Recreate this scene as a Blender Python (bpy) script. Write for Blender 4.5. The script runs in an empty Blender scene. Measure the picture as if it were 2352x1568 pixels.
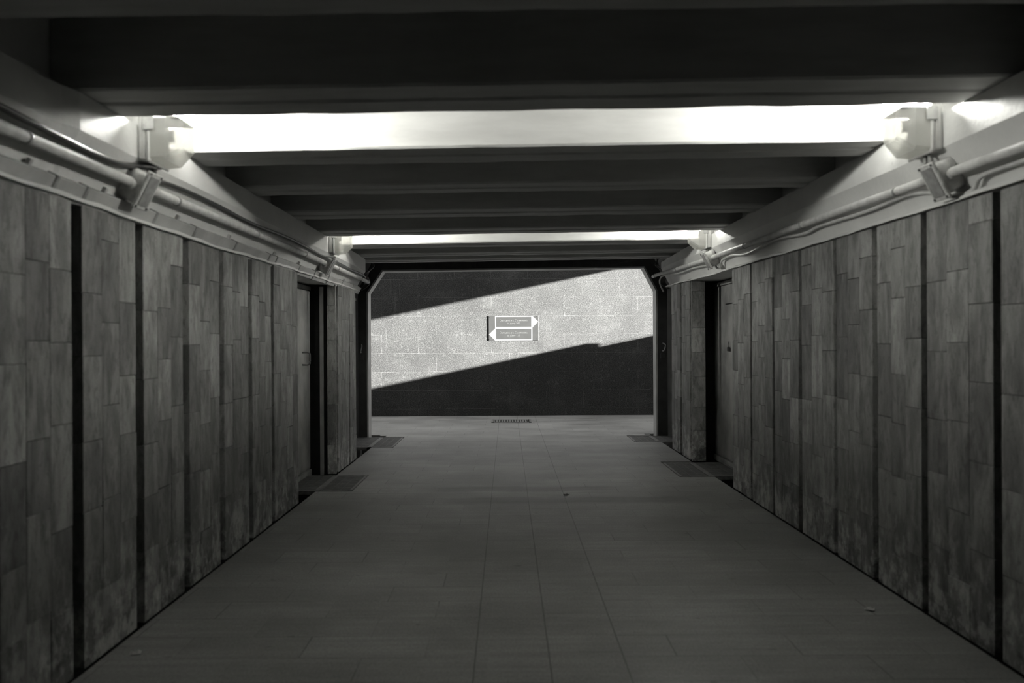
import bpy, math, random
from mathutils import Vector, Matrix

S = bpy.context.scene
COL = S.collection
R = random.Random(11)

# ------------------------------------------------------------------ camera
H = 1.5                      # eye height; camera looks along +Y
cam_d = bpy.data.cameras.new('camera')
cam = bpy.data.objects.new('camera', cam_d); COL.objects.link(cam)
cam_d.sensor_width = 36.0
cam_d.lens = 2000.0 / 2352 * 36
cam_d.shift_x = 11 / 2352.0
cam_d.clip_start = 0.05
cam.location = (0, 0, H)
cam.rotation_euler = (Matrix.Rotation(math.radians(90), 3, 'X') @ Matrix.Rotation(-0.0055, 3, 'Z')).to_euler()
cam_d.dof.use_dof = True
cam_d.dof.focus_distance = 17.0
cam_d.dof.aperture_fstop = 2.2
S.camera = cam

# ------------------------------------------------------------------ world, sun, exposure
W = bpy.data.worlds.new('sky'); S.world = W
W.use_nodes = True
bg = W.node_tree.nodes['Background']
bg.inputs[0].default_value = (1.0, 1.0, 0.98, 1)
bg.inputs[1].default_value = 1.85
sun_d = bpy.data.lights.new('sun', 'SUN')
sun_d.energy = 136.0; sun_d.angle = math.radians(0.45); sun_d.color = (1, 1, 0.965)
sun = bpy.data.objects.new('sun', sun_d); COL.objects.link(sun)
sun.location = (12, 8, 9)
sun.rotation_euler = Vector((-1, 0.35, -0.203)).to_track_quat('-Z', 'Y').to_euler()
S.view_settings.view_transform = 'Standard'
S.view_settings.look = 'None'
S.view_settings.exposure = 0.0
S.view_settings.gamma = 1.0
S.view_settings.use_curve_mapping = False
S.cycles.max_bounces = 10
S.cycles.diffuse_bounces = 3
S.cycles.transparent_max_bounces = 12
S.cycles.sample_clamp_indirect = 6.0
BULB = 9800.0


# ------------------------------------------------------------------ node helpers
class NT:
    def __init__(s, name):
        s.m = bpy.data.materials.new(name); s.m.use_nodes = True
        s.t = s.m.node_tree; s.t.nodes.clear()
        s.out = s.n('ShaderNodeOutputMaterial')
        s.tc = s.n('ShaderNodeTexCoord')
    def n(s, k, **a):
        x = s.t.nodes.new(k)
        for q, v in a.items(): setattr(x, q, v)
        return x
    def l(s, a, b): s.t.links.new(a, b)
    def put(s, sock, v):
        if hasattr(v, 'is_output') or isinstance(v, bpy.types.NodeSocket): s.l(v, sock)
        else: sock.default_value = v
    def math(s, op, a, b=0.0, c=None, clamp=False):
        x = s.n('ShaderNodeMath', operation=op, use_clamp=clamp)
        s.put(x.inputs[0], a); s.put(x.inputs[1], b)
        if c is not None: s.put(x.inputs[2], c)
        return x.outputs[0]
    def ramp(s, v, a, b, lo=0.0, hi=1.0):
        x = s.n('ShaderNodeMapRange', interpolation_type='SMOOTHSTEP')
        s.put(x.inputs[0], v)
        for i, q in enumerate((a, b, lo, hi)): s.put(x.inputs[i + 1], q)
        return x.outputs[0]
    def map(s, scale=(1, 1, 1), loc=(0, 0, 0)):
        x = s.n('ShaderNodeMapping'); s.l(s.tc.outputs['Object'], x.inputs[0])
        x.inputs['Scale'].default_value = scale; x.inputs['Location'].default_value = loc
        return x.outputs[0]
    def noise(s, scale, vec=None, detail=4.0, rough=0.55, dist=0.0):
        x = s.n('ShaderNodeTexNoise')
        s.l(vec if vec else s.tc.outputs['Object'], x.inputs['Vector'])
        x.inputs['Scale'].default_value = scale; x.inputs['Detail'].default_value = detail
        x.inputs['Roughness'].default_value = rough; x.inputs['Distortion'].default_value = dist
        return x.outputs[0]
    def xyz(s):
        x = s.n('ShaderNodeSeparateXYZ'); s.l(s.tc.outputs['Object'], x.inputs[0]); return x.outputs
    def grey(s, v):
        x = s.n('ShaderNodeCombineXYZ')
        s.put(x.inputs[0], v); s.put(x.inputs[1], v); s.put(x.inputs[2], s.math('MULTIPLY', v, 0.982)); return x.outputs[0]
    def finish(s, v, rough=0.7, bump=None, bstr=0.3, bdist=0.01, spec=0.5, metal=0.0):
        p = s.n('ShaderNodeBsdfPrincipled')
        s.l(s.grey(v), p.inputs['Base Color'])
        s.put(p.inputs['Roughness'], rough)
        p.inputs['Specular IOR Level'].default_value = spec
        p.inputs['Metallic'].default_value = metal
        if bump is not None:
            b = s.n('ShaderNodeBump'); b.inputs['Strength'].default_value = bstr
            b.inputs['Distance'].default_value = bdist
            s.l(bump, b.inputs['Height']); s.l(b.outputs[0], p.inputs['Normal'])
        s.l(p.outputs[0], s.out.inputs[0])
        return s.m


def plain(name, v, rough=0.6, var=0.15, scale=9.0, spec=0.5, metal=0.0, bstr=0.1):
    t = NT(name)
    n = t.noise(scale, detail=6)
    return t.finish(t.math('MULTIPLY', t.ramp(n, 0.3, 0.7, 1 - var, 1 + var), v), rough, n, bstr, 0.004, spec, metal)


def mat_paint():
    t = NT('white painted concrete')
    n = t.noise(2.2, detail=8, rough=0.65)
    f = t.noise(38, detail=5)
    peel = t.noise(7.5, detail=9, rough=0.72)
    v = t.math('MULTIPLY', t.ramp(n, 0.25, 0.75, 0.76, 0.66), t.ramp(peel, 0.66, 0.74, 1.0, 0.72))
    h = t.math('ADD', t.math('MULTIPLY', f, 0.25), t.math('MULTIPLY', peel, 0.9))
    return t.finish(v, 0.6, h, 0.45, 0.012, 0.35)


def mat_beam():
    t = NT('grey painted precast concrete')
    n = t.noise(1.6, vec=t.map((1, 6, 6)), detail=7, rough=0.6)
    f = t.noise(30, vec=t.map((0.25, 1, 1)), detail=4)
    v = t.ramp(n, 0.3, 0.7, 0.50, 0.60)
    return t.finish(v, 0.6, f, 0.2, 0.005, 0.3)


def mat_ceiling():
    t = NT('dark ceiling concrete')
    n = t.noise(2.0, detail=6)
    return t.finish(t.ramp(n, 0.3, 0.7, 0.38, 0.48), 0.8, n, 0.2, 0.01, 0.2)


def mat_cladding():
    t = NT('brown grey stone cladding tile')
    at = t.n('ShaderNodeAttribute', attribute_name='tone').outputs['Fac']
    sh = t.n('ShaderNodeAttribute', attribute_name='shift').outputs['Vector']
    va = t.n('ShaderNodeVectorMath', operation='ADD')
    t.l(t.map((1, 1, 0.32)), va.inputs[0]); t.l(sh, va.inputs[1])
    mott = t.noise(9, vec=va.outputs[0], detail=7, rough=0.6, dist=0.6)
    vein = t.noise(26, vec=va.outputs[0], detail=5, rough=0.6, dist=1.4)
    fine = t.noise(120, detail=3)
    v = t.math('MULTIPLY', at, t.ramp(mott, 0.3, 0.72, 0.6, 1.4))
    v = t.math('MULTIPLY', v, t.ramp(vein, 0.36, 0.5, 0.72, 1.06))
    v = t.math('MULTIPLY', v, t.ramp(fine, 0.3, 0.7, 0.9, 1.1))
    z = t.xyz()[2]
    low = t.ramp(z, 0.75, 0.1, 0.0, 1.0)
    salt = t.noise(7, vec=t.map((1, 1, 0.7), (4, 2, 7)), detail=8, rough=0.72)
    m = t.math('MULTIPLY', low, t.ramp(t.math('ADD', salt, t.math('MULTIPLY', low, 0.08)), 0.54, 0.66))
    v = t.math('ADD', v, t.math('MULTIPLY', m, 0.24))
    grime = t.noise(5, vec=t.map((1, 1, 1.6), (9, 1, 3)), detail=8, rough=0.7)
    gm = t.math('MULTIPLY', t.ramp(z, 0.4, 0.0), t.ramp(grime, 0.5, 0.6))
    v = t.math('MULTIPLY', v, t.math('SUBTRACT', 1.0, t.math('MULTIPLY', gm, 0.6)))
    return t.finish(v, 0.62, mott, 0.25, 0.006, 0.4)


def mat_floor():
    t = NT('grey granite floor slab')
    x, y, z = t.xyz()
    def brick(scale_w, row, off, vec, mort=0.004):
        b = t.n('ShaderNodeTexBrick'); t.l(vec, b.inputs['Vector'])
        b.inputs['Scale'].default_value = 1.0; b.inputs['Brick Width'].default_value = scale_w
        b.inputs['Row Height'].default_value = row; b.inputs['Mortar Size'].default_value = mort
        b.inputs['Mortar Smooth'].default_value = 0.3
        b.inputs['Color1'].default_value = (0, 0, 0, 1); b.inputs['Color2'].default_value = (1, 1, 1, 1)
        b.inputs['Mortar'].default_value = (0.5, 0.5, 0.5, 1)
        b.offset = off
        return b.outputs['Fac'], b.outputs['Color']
    f1, c1 = brick(0.60, 0.30, 0.5, t.map((1, 1, 1), (0.1, 0.06, 0)))
    # two long central columns
    inside = t.math('MULTIPLY', t.math('GREATER_THAN', x, -0.16), t.math('LESS_THAN', x, 0.545))
    sw = t.n('ShaderNodeCombineXYZ')
    t.l(y, sw.inputs[0]); t.l(t.math('MULTIPLY', t.math('ADD', x, 0.16), 1.0), sw.inputs[1])
    f2, c2 = brick(0.60, 0.352, 0.5, sw.outputs[0])
    fac = t.math('ADD', t.math('MULTIPLY', f2, inside), t.math('MULTIPLY', f1, t.math('SUBTRACT', 1.0, inside)))
    gap = t.noise(1.3, detail=3)
    fac = t.math('MULTIPLY', fac, t.ramp(gap, 0.42, 0.6, 0.2, 0.9))
    for xc in (-0.16, 0.192, 0.545):
        w = t.math('LESS_THAN', t.math('ABSOLUTE', t.math('SUBTRACT', x, xc)), 0.0032)
        fac = t.math('MAXIMUM', fac, w)
    sep = t.n('ShaderNodeSeparateColor'); t.l(c1, sep.inputs[0])
    tone = t.ramp(sep.outputs[0], 0, 1, 0.93, 1.07)
    streak = t.noise(3.0, vec=t.map((0.35, 5, 1)), detail=7, rough=0.6)
    blot = t.noise(0.9, detail=6, rough=0.6)
    fine = t.noise(95, vec=t.map((1, 0.35, 1)), detail=4, rough=0.7)
    v = t.math('MULTIPLY', tone, 0.205)
    v = t.math('MULTIPLY', v, t.ramp(streak, 0.3, 0.7, 0.76, 1.2))
    v = t.math('MULTIPLY', v, t.ramp(blot, 0.32, 0.68, 0.78, 1.18))
    v = t.math('MULTIPLY', v, t.ramp(fine, 0.25, 0.75, 0.78, 1.22))
    spots = t.noise(16, vec=t.map((0.6, 1.4, 1)), detail=3)
    v = t.math('MULTIPLY', v, t.ramp(spots, 0.68, 0.73, 1.0, 0.55))
    # two damp smears across the walk
    wob = t.math('MULTIPLY', t.math('SUBTRACT', t.noise(1.6, detail=3), 0.5), 0.3)
    for yc, wd, x0, x1 in ((8.85, 0.20, -1.0, 1.35), (8.22, 0.24, -0.8, 2.0), (13.05, 0.03, -2.0, 2.2)):
        d = t.math('ABSOLUTE', t.math('SUBTRACT', t.math('ADD', y, wob), yc))
        m = t.ramp(d, wd, wd * 0.35)
        m = t.math('MULTIPLY', m, t.math('MULTIPLY', t.ramp(x, x0, x0 + 0.5), t.ramp(x, x1, x1 - 0.6)))
        v = t.math('MULTIPLY', v, t.math('SUBTRACT', 1.0, t.math('MULTIPLY', m, 0.42)))
    v = t.math('MULTIPLY', v, t.math('SUBTRACT', 1.0, t.math('MULTIPLY', fac, 0.62)))
    rough = t.ramp(streak, 0.3, 0.7, 0.42, 0.6)
    return t.finish(v, rough, t.math('SUBTRACT', t.math('MULTIPLY', fine, 0.3), fac), 0.25, 0.004, 0.5)


def mat_granite():
    t = NT('speckled dark granite wall slab')
    x, y, z = t.xyz()
    base = t.noise(70, detail=6, rough=0.85)
    sp = t.ramp(base, 0.42, 0.62, 0.003, 0.052)
    blot = t.noise(1.1, detail=6, rough=0.6)
    v = t.math('MULTIPLY', sp, t.ramp(blot, 0.3, 0.7, 0.82, 1.18))
    def dots(scale, r0, r1, amt, ring=False, seed=0):
        vo = t.n('ShaderNodeTexVoronoi'); t.l(t.map((1, 1, 1), (seed, 0, seed * 2)), vo.inputs['Vector'])
        vo.inputs['Scale'].default_value = scale
        sc = t.n('ShaderNodeSeparateColor'); t.l(vo.outputs['Color'], sc.inputs[0])
        rad = t.ramp(sc.outputs[0], 0, 1, r0, r1)
        d = vo.outputs['Distance']
        if ring:
            m = t.ramp(t.math('ABSOLUTE', t.math('SUBTRACT', d, rad)), 0.05, 0.02)
        else:
            m = t.ramp(t.math('SUBTRACT', d, rad), 0.04, -0.02)
        m = t.math('MULTIPLY', m, t.math('GREATER_THAN', sc.outputs[1], 0.55))
        return t.math('MULTIPLY', m, amt)
    v = t.math('ADD', v, dots(11, 0.08, 0.24, 0.012))
    v = t.math('ADD', v, dots(26, 0.08, 0.28, 0.016, seed=3))
    v = t.math('ADD', v, dots(6.5, 0.16, 0.28, 0.012, True, seed=7))
    # slab joints with lime bleeding out
    cb = t.n('ShaderNodeCombineXYZ')
    t.l(t.math('ADD', x, 0.32), cb.inputs[0]); t.l(t.math('SUBTRACT', z, 0.145), cb.inputs[1])
    b = t.n('ShaderNodeTexBrick'); t.l(cb.outputs[0], b.inputs['Vector'])
    b.inputs['Scale'].default_value = 1.0; b.inputs['Brick Width'].default_value = 0.74
    b.inputs['Row Height'].default_value = 0.3745; b.inputs['Mortar Size'].default_value = 0.003
    b.inputs['Mortar Smooth'].default_value = 0.2; b.offset = 0.5
    j = b.outputs['Fac']
    jm = t.noise(2.3, vec=t.map((1, 1, 3)), detail=5, rough=0.65)
    v = t.math('ADD', v, t.math('MULTIPLY', j, t.ramp(jm, 0.40, 0.66, 0.004, 0.058)))
    st = t.noise(9, vec=t.map((1, 1, 0.09), (2, 0, 5)), detail=6, rough=0.7)
    left = t.ramp(x, 0.2, -2.2, 0.12, 1.0)
    v = t.math('ADD', v, t.math('MULTIPLY', t.math('MULTIPLY', t.ramp(st, 0.62, 0.78), left), 0.05))
    lime = t.noise(1.6, vec=t.map((1, 1, 1.5), (7, 0, 1)), detail=7, rough=0.6)
    v = t.math('ADD', v, t.math('MULTIPLY', t.ramp(lime, 0.5, 0.72), 0.010))
    return t.finish(v, 0.75, base, 0.35, 0.004, 0.25)


def mat_grate():
    t = NT('dirty rubbed iron mesh')
    n = t.noise(20, vec=t.map((0.4, 1, 1)), detail=7, rough=0.7)
    w = t.n('ShaderNodeTexWave', wave_type='BANDS', bands_direction='Y'); t.l(t.tc.outputs['Object'], w.inputs[0])
    w.inputs['Scale'].default_value = 9.0; w.inputs['Distortion'].default_value = 0.5
    v = t.math('MULTIPLY', t.ramp(n, 0.3, 0.7, 0.05, 0.15), t.ramp(w.outputs['Fac'], 0.2, 0.6, 0.6, 1.0))
    return t.finish(v, 0.65, n, 0.4, 0.01)


def mat_diffuser():
    t = NT('ribbed clear plastic lamp cover')
    w = t.n('ShaderNodeTexWave', wave_type='BANDS', bands_direction='DIAGONAL')
    t.l(t.map((0.0, 1, 0)), w.inputs[0]); w.inputs['Scale'].default_value = 26.0
    bmp = t.n('ShaderNodeBump'); bmp.inputs['Strength'].default_value = 1.0
    bmp.inputs['Distance'].default_value = 0.002
    t.l(w.outputs['Fac'], bmp.inputs['Height'])
    tr = t.n('ShaderNodeBsdfTransparent'); tr.inputs[0].default_value = (0.95, 0.95, 0.92, 1)
    tl = t.n('ShaderNodeBsdfTranslucent'); tl.inputs[0].default_value = (0.8, 0.8, 0.77, 1)
    df = t.n('ShaderNodeBsdfDiffuse'); df.inputs[0].default_value = (0.75, 0.75, 0.72, 1)
    gl = t.n('ShaderNodeBsdfGlossy'); gl.inputs['Roughness'].default_value = 0.15
    for q in (tl, df, gl): t.l(bmp.outputs[0], q.inputs['Normal'])
    m1 = t.n('ShaderNodeMixShader'); m1.inputs[0].default_value = 0.75
    t.l(tl.outputs[0], m1.inputs[1]); t.l(df.outputs[0], m1.inputs[2])
    m2 = t.n('ShaderNodeMixShader'); m2.inputs[0].default_value = 0.50
    t.l(tr.outputs[0], m2.inputs[1]); t.l(m1.outputs[0], m2.inputs[2])
    m3 = t.n('ShaderNodeMixShader'); m3.inputs[0].default_value = 0.06
    t.l(m2.outputs[0], m3.inputs[1]); t.l(gl.outputs[0], m3.inputs[2])
    t.l(m3.outputs[0], t.out.inputs[0])
    return t.m


def mat_emit(name, v):
    t = NT(name); e = t.n('ShaderNodeEmission')
    e.inputs[0].default_value = (1, 1, 0.965, 1); e.inputs[1].default_value = v
    t.l(e.outputs[0], t.out.inputs[0]); return t.m


M = dict(paint=mat_paint(), beam=mat_beam(), ceil=mat_ceiling(), clad=mat_cladding(), floor=mat_floor(),
         granite=mat_granite(), grate=mat_grate(), diff=mat_diffuser(), bulb=mat_emit('glowing bulb', BULB),
         groove=plain('black painted joint recess', 0.03, 0.9, spec=0.1),
         black=plain('black painted steel', 0.022, 0.5, 0.4, 6, spec=0.4),
         liner=plain('grey painted steel liner', 0.36, 0.5, 0.12, 5),
         door=plain('grey painted steel door', 0.33, 0.55, 0.3, 3.0),
         concrete=plain('grey concrete', 0.3, 0.85, 0.2, 3.0, bstr=0.3),
         pit=plain('near-black pit concrete', 0.03, 0.9, spec=0.1),  # one even near-black tone, for the pits and the drain slots
         conduit=plain('white painted conduit', 0.62, 0.6, 0.12, 14, spec=0.15),
         trunk=plain('pale grey trunking', 0.42, 0.55, 0.15, 4),
         rubber=plain('black cable sheath', 0.03, 0.4, 0.2, 12),
         boxm=plain('white painted cast box', 0.6, 0.5, 0.2, 20),
         lid=plain('grey steel lid', 0.26, 0.5, 0.25, 20),
         plate=plain('pale lamp housing', 0.55, 0.5, 0.15, 14),
         signg=plain('grey sign enamel', 0.017, 0.5, 0.08, 5, spec=0.3),
         signw=plain('white sign paint', 0.08, 0.5, 0.03, 5, spec=0.3),
         iron=plain('worn cast iron', 0.13, 0.55, 0.3, 20),
         paper=plain('pale paper scrap', 0.6, 0.8, 0.1, 20),
         leaf=plain('dry dark leaf', 0.03, 0.8, 0.2, 20),
         post=plain('pale steel angle', 0.3, 0.5, 0.15, 6))


# ------------------------------------------------------------------ mesh helpers
class MB:
    def __init__(s): s.v = []; s.f = []; s.tone = {}; s.shift = {}
    def add(s, vs, fs):
        o = len(s.v); s.v += [tuple(p) for p in vs]; s.f += [tuple(i + o for i in f) for f in fs]
        return s
    def box(s, x0, x1, y0, y1, z0, z1, M4=None, ch=0.0):
        if ch > 0:
            return s.cbox((x0, x1), (y0, y1), (z0, z1), ch, M4)
        p = [Vector((x, y, z)) for x in (x0, x1) for y in (y0, y1) for z in (z0, z1)]
        if M4: p = [M4 @ q for q in p]
        return s.add(p, [(0, 1, 3, 2), (4, 6, 7, 5), (0, 4, 5, 1), (2, 3, 7, 6), (0, 2, 6, 4), (1, 5, 7, 3)])
    def cbox(s, X, Y, Z, c, M4=None):
        """box with chamfered edges"""
        r = (X, Y, Z); vs = []; idx = {}
        for i in (0, 1):
            for j in (0, 1):
                for k in (0, 1):
                    base = [X[i], Y[j], Z[k]]; sg = [1 if q == 0 else -1 for q in (i, j, k)]
                    for a in range(3):
                        p = [base[b] + (0 if b == a else sg[b] * c) for b in range(3)]
                        idx[(i, j, k, a)] = len(vs); vs.append(Vector(p))
        fs = []
        fs += [tuple(idx[q] for q in ((0,0,0,0),(0,0,1,0),(0,1,1,0),(0,1,0,0))), tuple(idx[q] for q in ((1,0,0,0),(1,1,0,0),(1,1,1,0),(1,0,1,0)))]
        fs += [tuple(idx[q] for q in ((0,0,0,1),(1,0,0,1),(1,0,1,1),(0,0,1,1))), tuple(idx[q] for q in ((0,1,0,1),(0,1,1,1),(1,1,1,1),(1,1,0,1)))]
        fs += [tuple(idx[q] for q in ((0,0,0,2),(0,1,0,2),(1,1,0,2),(1,0,0,2))), tuple(idx[q] for q in ((0,0,1,2),(1,0,1,2),(1,1,1,2),(0,1,1,2)))]
        for i in (0, 1):
            for j in (0, 1): fs.append((idx[(i,j,0,0)], idx[(i,j,1,0)], idx[(i,j,1,1)], idx[(i,j,0,1)]))
            for k in (0, 1): fs.append((idx[(i,0,k,0)], idx[(i,1,k,0)], idx[(i,1,k,2)], idx[(i,0,k,2)]))
        for j in (0, 1):
            for k in (0, 1): fs.append((idx[(0,j,k,1)], idx[(1,j,k,1)], idx[(1,j,k,2)], idx[(0,j,k,2)]))
        for i in (0, 1):
            for j in (0, 1):
                for k in (0, 1): fs.append((idx[(i,j,k,0)], idx[(i,j,k,1)], idx[(i,j,k,2)]))
        if M4: vs = [M4 @ q for q in vs]
        return s.add(vs, fs)
    def prism(s, poly, axis, a0, a1):
        """poly in the two other axes, extruded along axis ('x','y','z')"""
        def P(u, v, a):
            return {'x': (a, u, v), 'y': (u, a, v), 'z': (u, v, a)}[axis]
        n = len(poly)
        vs = [P(u, v, a0) for u, v in poly] + [P(u, v, a1) for u, v in poly]
        return s.add(vs, [tuple(range(n)), tuple(range(2 * n - 1, n - 1, -1))] +
                     [(i, (i + 1) % n, n + (i + 1) % n, n + i) for i in range(n)])
    def ring(s, outer, inner, y0, y1, closed=True):
        n = len(outer)
        vs = []
        for y in (y0, y1):
            vs += [(u, y, v) for u, v in outer] + [(u, y, v) for u, v in inner]
        fs = []
        m = n if closed else n - 1
        for i in range(m):
            j = (i + 1) % n
            fs.append((i, j, n + j, n + i)); fs.append((2 * n + i, 3 * n + i, 3 * n + j, 2 * n + j))
            fs.append((i, 2 * n + i, 2 * n + j, j)); fs.append((n + i, n + j, 3 * n + j, 3 * n + i))
        if not closed:
            for i in (0, n - 1): fs.append((i, n + i, 3 * n + i, 2 * n + i))
        return s.add(vs, fs)
    def tube(s, pts, r, seg=10, caps=True):
        pts = [Vector(p) for p in pts]; n = len(pts); vs = []; fs = []
        up = Vector((0, 0, 1))
        for i, p in enumerate(pts):
            d = (pts[min(i + 1, n - 1)] - pts[max(i - 1, 0)]).normalized()
            a = d.cross(up)
            if a.length < 0.05: a = d.cross(Vector((1, 0, 0)))
            a.normalize(); b = a.cross(d).normalized()
            rr = r[i] if isinstance(r, (list, tuple)) else r
            for k in range(seg):
                t = 2 * math.pi * k / seg
                vs.append(p + a * math.cos(t) * rr + b * math.sin(t) * rr)
        for i in range(n - 1):
            for k in range(seg):
                fs.append((i * seg + k, i * seg + (k + 1) % seg, (i + 1) * seg + (k + 1) % seg, (i + 1) * seg + k))
        if caps: fs += [tuple(range(seg - 1, -1, -1)), tuple((n - 1) * seg + k for k in range(seg))]
        return s.add(vs, fs)
    def build(s, name, mat, parent=None, smooth=False, tone=None):
        me = bpy.data.meshes.new(name)
        me.from_pydata(s.v, [], s.f); me.validate(); me.update()
        import bmesh
        bm = bmesh.new(); bm.from_mesh(me)
        bmesh.ops.recalc_face_normals(bm, faces=bm.faces); bm.to_mesh(me); bm.free()
        if tone:
            a = me.attributes.new('tone', 'FLOAT', 'FACE'); b = me.attributes.new('shift', 'FLOAT_VECTOR', 'FACE')
            for i in range(len(me.polygons)):
                a.data[i].value = tone[i][0]; b.data[i].vector = tone[i][1]
        me.materials.append(mat)
        if smooth:
            for p in me.polygons: p.use_smooth = True
        o = bpy.data.objects.new(name, me); COL.objects.link(o)
        if parent: o.parent = parent
        return o


def smooth_path(pts, sub=6):
    pts = [Vector(p) for p in pts]; out = []
    for i in range(len(pts) - 1):
        p0 = pts[max(i - 1, 0)]; p1 = pts[i]; p2 = pts[i + 1]; p3 = pts[min(i + 2, len(pts) - 1)]
        for k in range(sub):
            t = k / sub
            out.append(0.5 * ((2 * p1) + (p2 - p0) * t + (2 * p0 - 5 * p1 + 4 * p2 - p3) * t * t + (3 * p1 - p0 - 3 * p2 + p3) * t ** 3))
    return out + [pts[-1]]


def thing(name, label, cat, loc=(0, 0, 0), rz=0.0, group=None):
    o = bpy.data.objects.new(name, None); COL.objects.link(o)
    o.empty_display_size = 0.05; o.location = loc; o.rotation_euler = (0, 0, rz)
    return tag(o, label, cat, group)


def tag(o, label, cat, group=None):
    o['label'] = label; o['category'] = cat
    if group: o['group'] = group
    return o


def struct(o): o['kind'] = 'structure'; return o


def copy_tree(o, parent=None):
    c = o.copy(); COL.objects.link(c)
    if parent: c.parent = parent
    for ch in list(o.children): copy_tree(ch, c)
    return c


def lerp_tab(tab, y):
    if y <= tab[0][0]: return tab[0][1]
    for (a, va), (b, vb) in zip(tab, tab[1:]):
        if y <= b: return va + (vb - va) * (y - a) / (b - a)
    return tab[-1][1]


# heights of the cladding top, measured along the passage
TOPL = [(-7, 2.142), (3.3, 2.142), (5.9, 2.13), (7.6, 2.155), (11, 2.163), (14, 2.165)]
TOPR = [(-7, 2.192), (3.8, 2.192), (6.7, 2.20), (8.0, 2.215), (10, 2.222), (12.1, 2.27), (14, 2.28)]
XL, XR = -1.94, 2.275        # cladding faces
TILT = 0.0105
ZS = H + 1.115               # underside of the ceiling ribs on the axis

# ------------------------------------------------------------------ structure: floor
f = MB()
Y0, Y1, YB = -7.0, 13.95, 17.6
GL = [(8.77, 9.85, -1.57), (12.4, 13.8, -1.63)]      # y0, y1, inner x of the left floor grates
GR = [(9.58, 10.8, 1.89), (12.9, 13.8, 1.88)]
f.box(-1.56, 1.88, Y0, Y1, -0.4, 0)
for x0, x1, gs in ((XL, -1.56, GL), (1.88, XR, GR)):
    y = Y0
    for a, b, g in gs:
        f.box(x0, x1, y, a, -0.4, 0)
        if x0 < 0 and g < -1.56: f.box(g, -1.56, a, b, -0.4, 0)
        if x0 > 0 and g > 1.88: f.box(1.88, g, a, b, -0.4, 0)
        y = b
    f.box(x0, x1, y, Y1, -0.4, 0)
f.box(-3.2, 3.1, Y1 + 0.1, YB + 0.3, -0.4, 0)
f.box(-2.05, 2.2, Y1, Y1 + 0.1, -0.4, 0)
floor = struct(f.build('floor', M['floor']))
p = MB()
p.box(-3.0, 3.0, Y0, 14.1, -0.55, -0.42)
struct(p.build('floor_pit', M['pit']))

# ------------------------------------------------------------------ structure: walls behind the cladding
w = MB()
w.box(-3.0, -2.05, Y0, 8.07, -0.42, 2.9)
w.box(-3.0, -2.30, 8.07, 10.05, -0.42, 2.9)
w.box(-3.0, -2.05, 10.05, 11.15, -0.42, 2.9)
w.box(-3.0, -2.40, 11.15, 13.7, -0.42, 2.9)
wall_left = struct(w.build('wall_left', M['groove']))
w = MB()
w.box(2.385, 3.3, Y0, 8.8, -0.42, 2.9)
w.box(2.69, 3.3, 8.8, 11.2, -0.42, 2.9)
w.box(2.445, 3.3, 11.2, 12.04, -0.42, 2.9)
w.box(2.66, 3.3, 12.04, 13.7, -0.42, 2.9)
wall_right = struct(w.build('wall_right', M['groove']))
w = MB()
w.box(-3.0, 3.3, Y0 - 0.3, Y0, -0.42, 3.2)
struct(w.build('wall_rear', M['concrete']))


def cladding(face, sgn, y0, y1, ncol, top, thick, parent):
    """one stone-faced panel: columns of bevelled tiles; sgn=-1 left wall, +1 right wall"""
    b = MB(); tn = []
    cw = (y1 - y0) / ncol
    for c in range(ncol):
        a0 = y0 + c * cw; a1 = a0 + cw
        z = 0.012; ztop = lerp_tab(top, (a0 + a1) / 2) - 0.004
        z1 = z + R.uniform(0.22, 0.5)
        while z < ztop - 0.01:
            if ztop - z1 < 0.12: z1 = ztop
            off = R.uniform(-0.0015, 0.0025)
            xs = sorted((face + sgn * off, face + sgn * thick))
            n0 = len(b.f)
            b.box(xs[0], xs[1], a0 + 0.0008, a1 - 0.0008, z + 0.0014, z1 - 0.0014, ch=0.0022)
            tone = R.choice([0.15, 0.18, 0.20, 0.22, 0.26]) * R.uniform(0.9, 1.1)
            sh = (R.uniform(-9, 9), R.uniform(-9, 9), R.uniform(-9, 9))
            tn += [(tone, sh)] * (len(b.f) - n0)
            z = z1; z1 = z + R.uniform(0.28, 0.46)
    # solid backing so joints do not show light
    xs = sorted((face + sgn * 0.012, face + sgn * thick))
    n0 = len(b.f)
    b.box(xs[0], xs[1], y0 + 0.004, y1 - 0.004, 0.02, min(lerp_tab(top, y0), lerp_tab(top, y1)) - 0.02)
    tn += [(0.05, (0, 0, 0))] * (len(b.f) - n0)
    return b.build('cladding_panel', M['clad'], parent, tone=tn)


ly = [-5.04 + 0.656 * k for k in range(20)]
ledges = [(3.225, 3.325), (3.88, 3.98), (4.55, 4.645), (5.215, 5.315), (5.87, 5.97), (6.53, 6.63), (7.165, 7.25)]
pl = [(3.325 + 0.0 - 0.656 * k, None) for k in range(1, 1)]
panels = []
y = 3.225
while y > -5: panels.append((y - 0.556, y, 3)); y -= 0.656
e = [3.325, 3.88, 3.98, 4.55, 4.645, 5.215, 5.315, 5.87, 5.97, 6.53, 6.63, 7.165]
panels += [(e[i], e[i + 1], 3) for i in range(0, len(e), 2)] + [(7.25, 8.07, 4)]
for a, b, n in panels: cladding(XL, -1, a, b, n, TOPL, 0.10, wall_left)
for a, b, n in [(9.85, 9.885, 1), (9.99, 10.68, 3), (10.74, 11.15, 2)]: cladding(XL, -1, a, b, n, TOPL, 0.10, wall_left)
panels = []
y = 3.30
while y > -5: panels.append((y - 0.59, y, 3)); y -= 0.68
e = [3.39, 4.015, 4.08, 4.72, 4.79, 5.355, 5.43, 6.01, 6.075, 6.73, 6.81, 7.42, 7.48, 8.10, 8.16, 8.80]
panels += [(e[i], e[i + 1], 3) for i in range(0, len(e), 2)]
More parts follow.
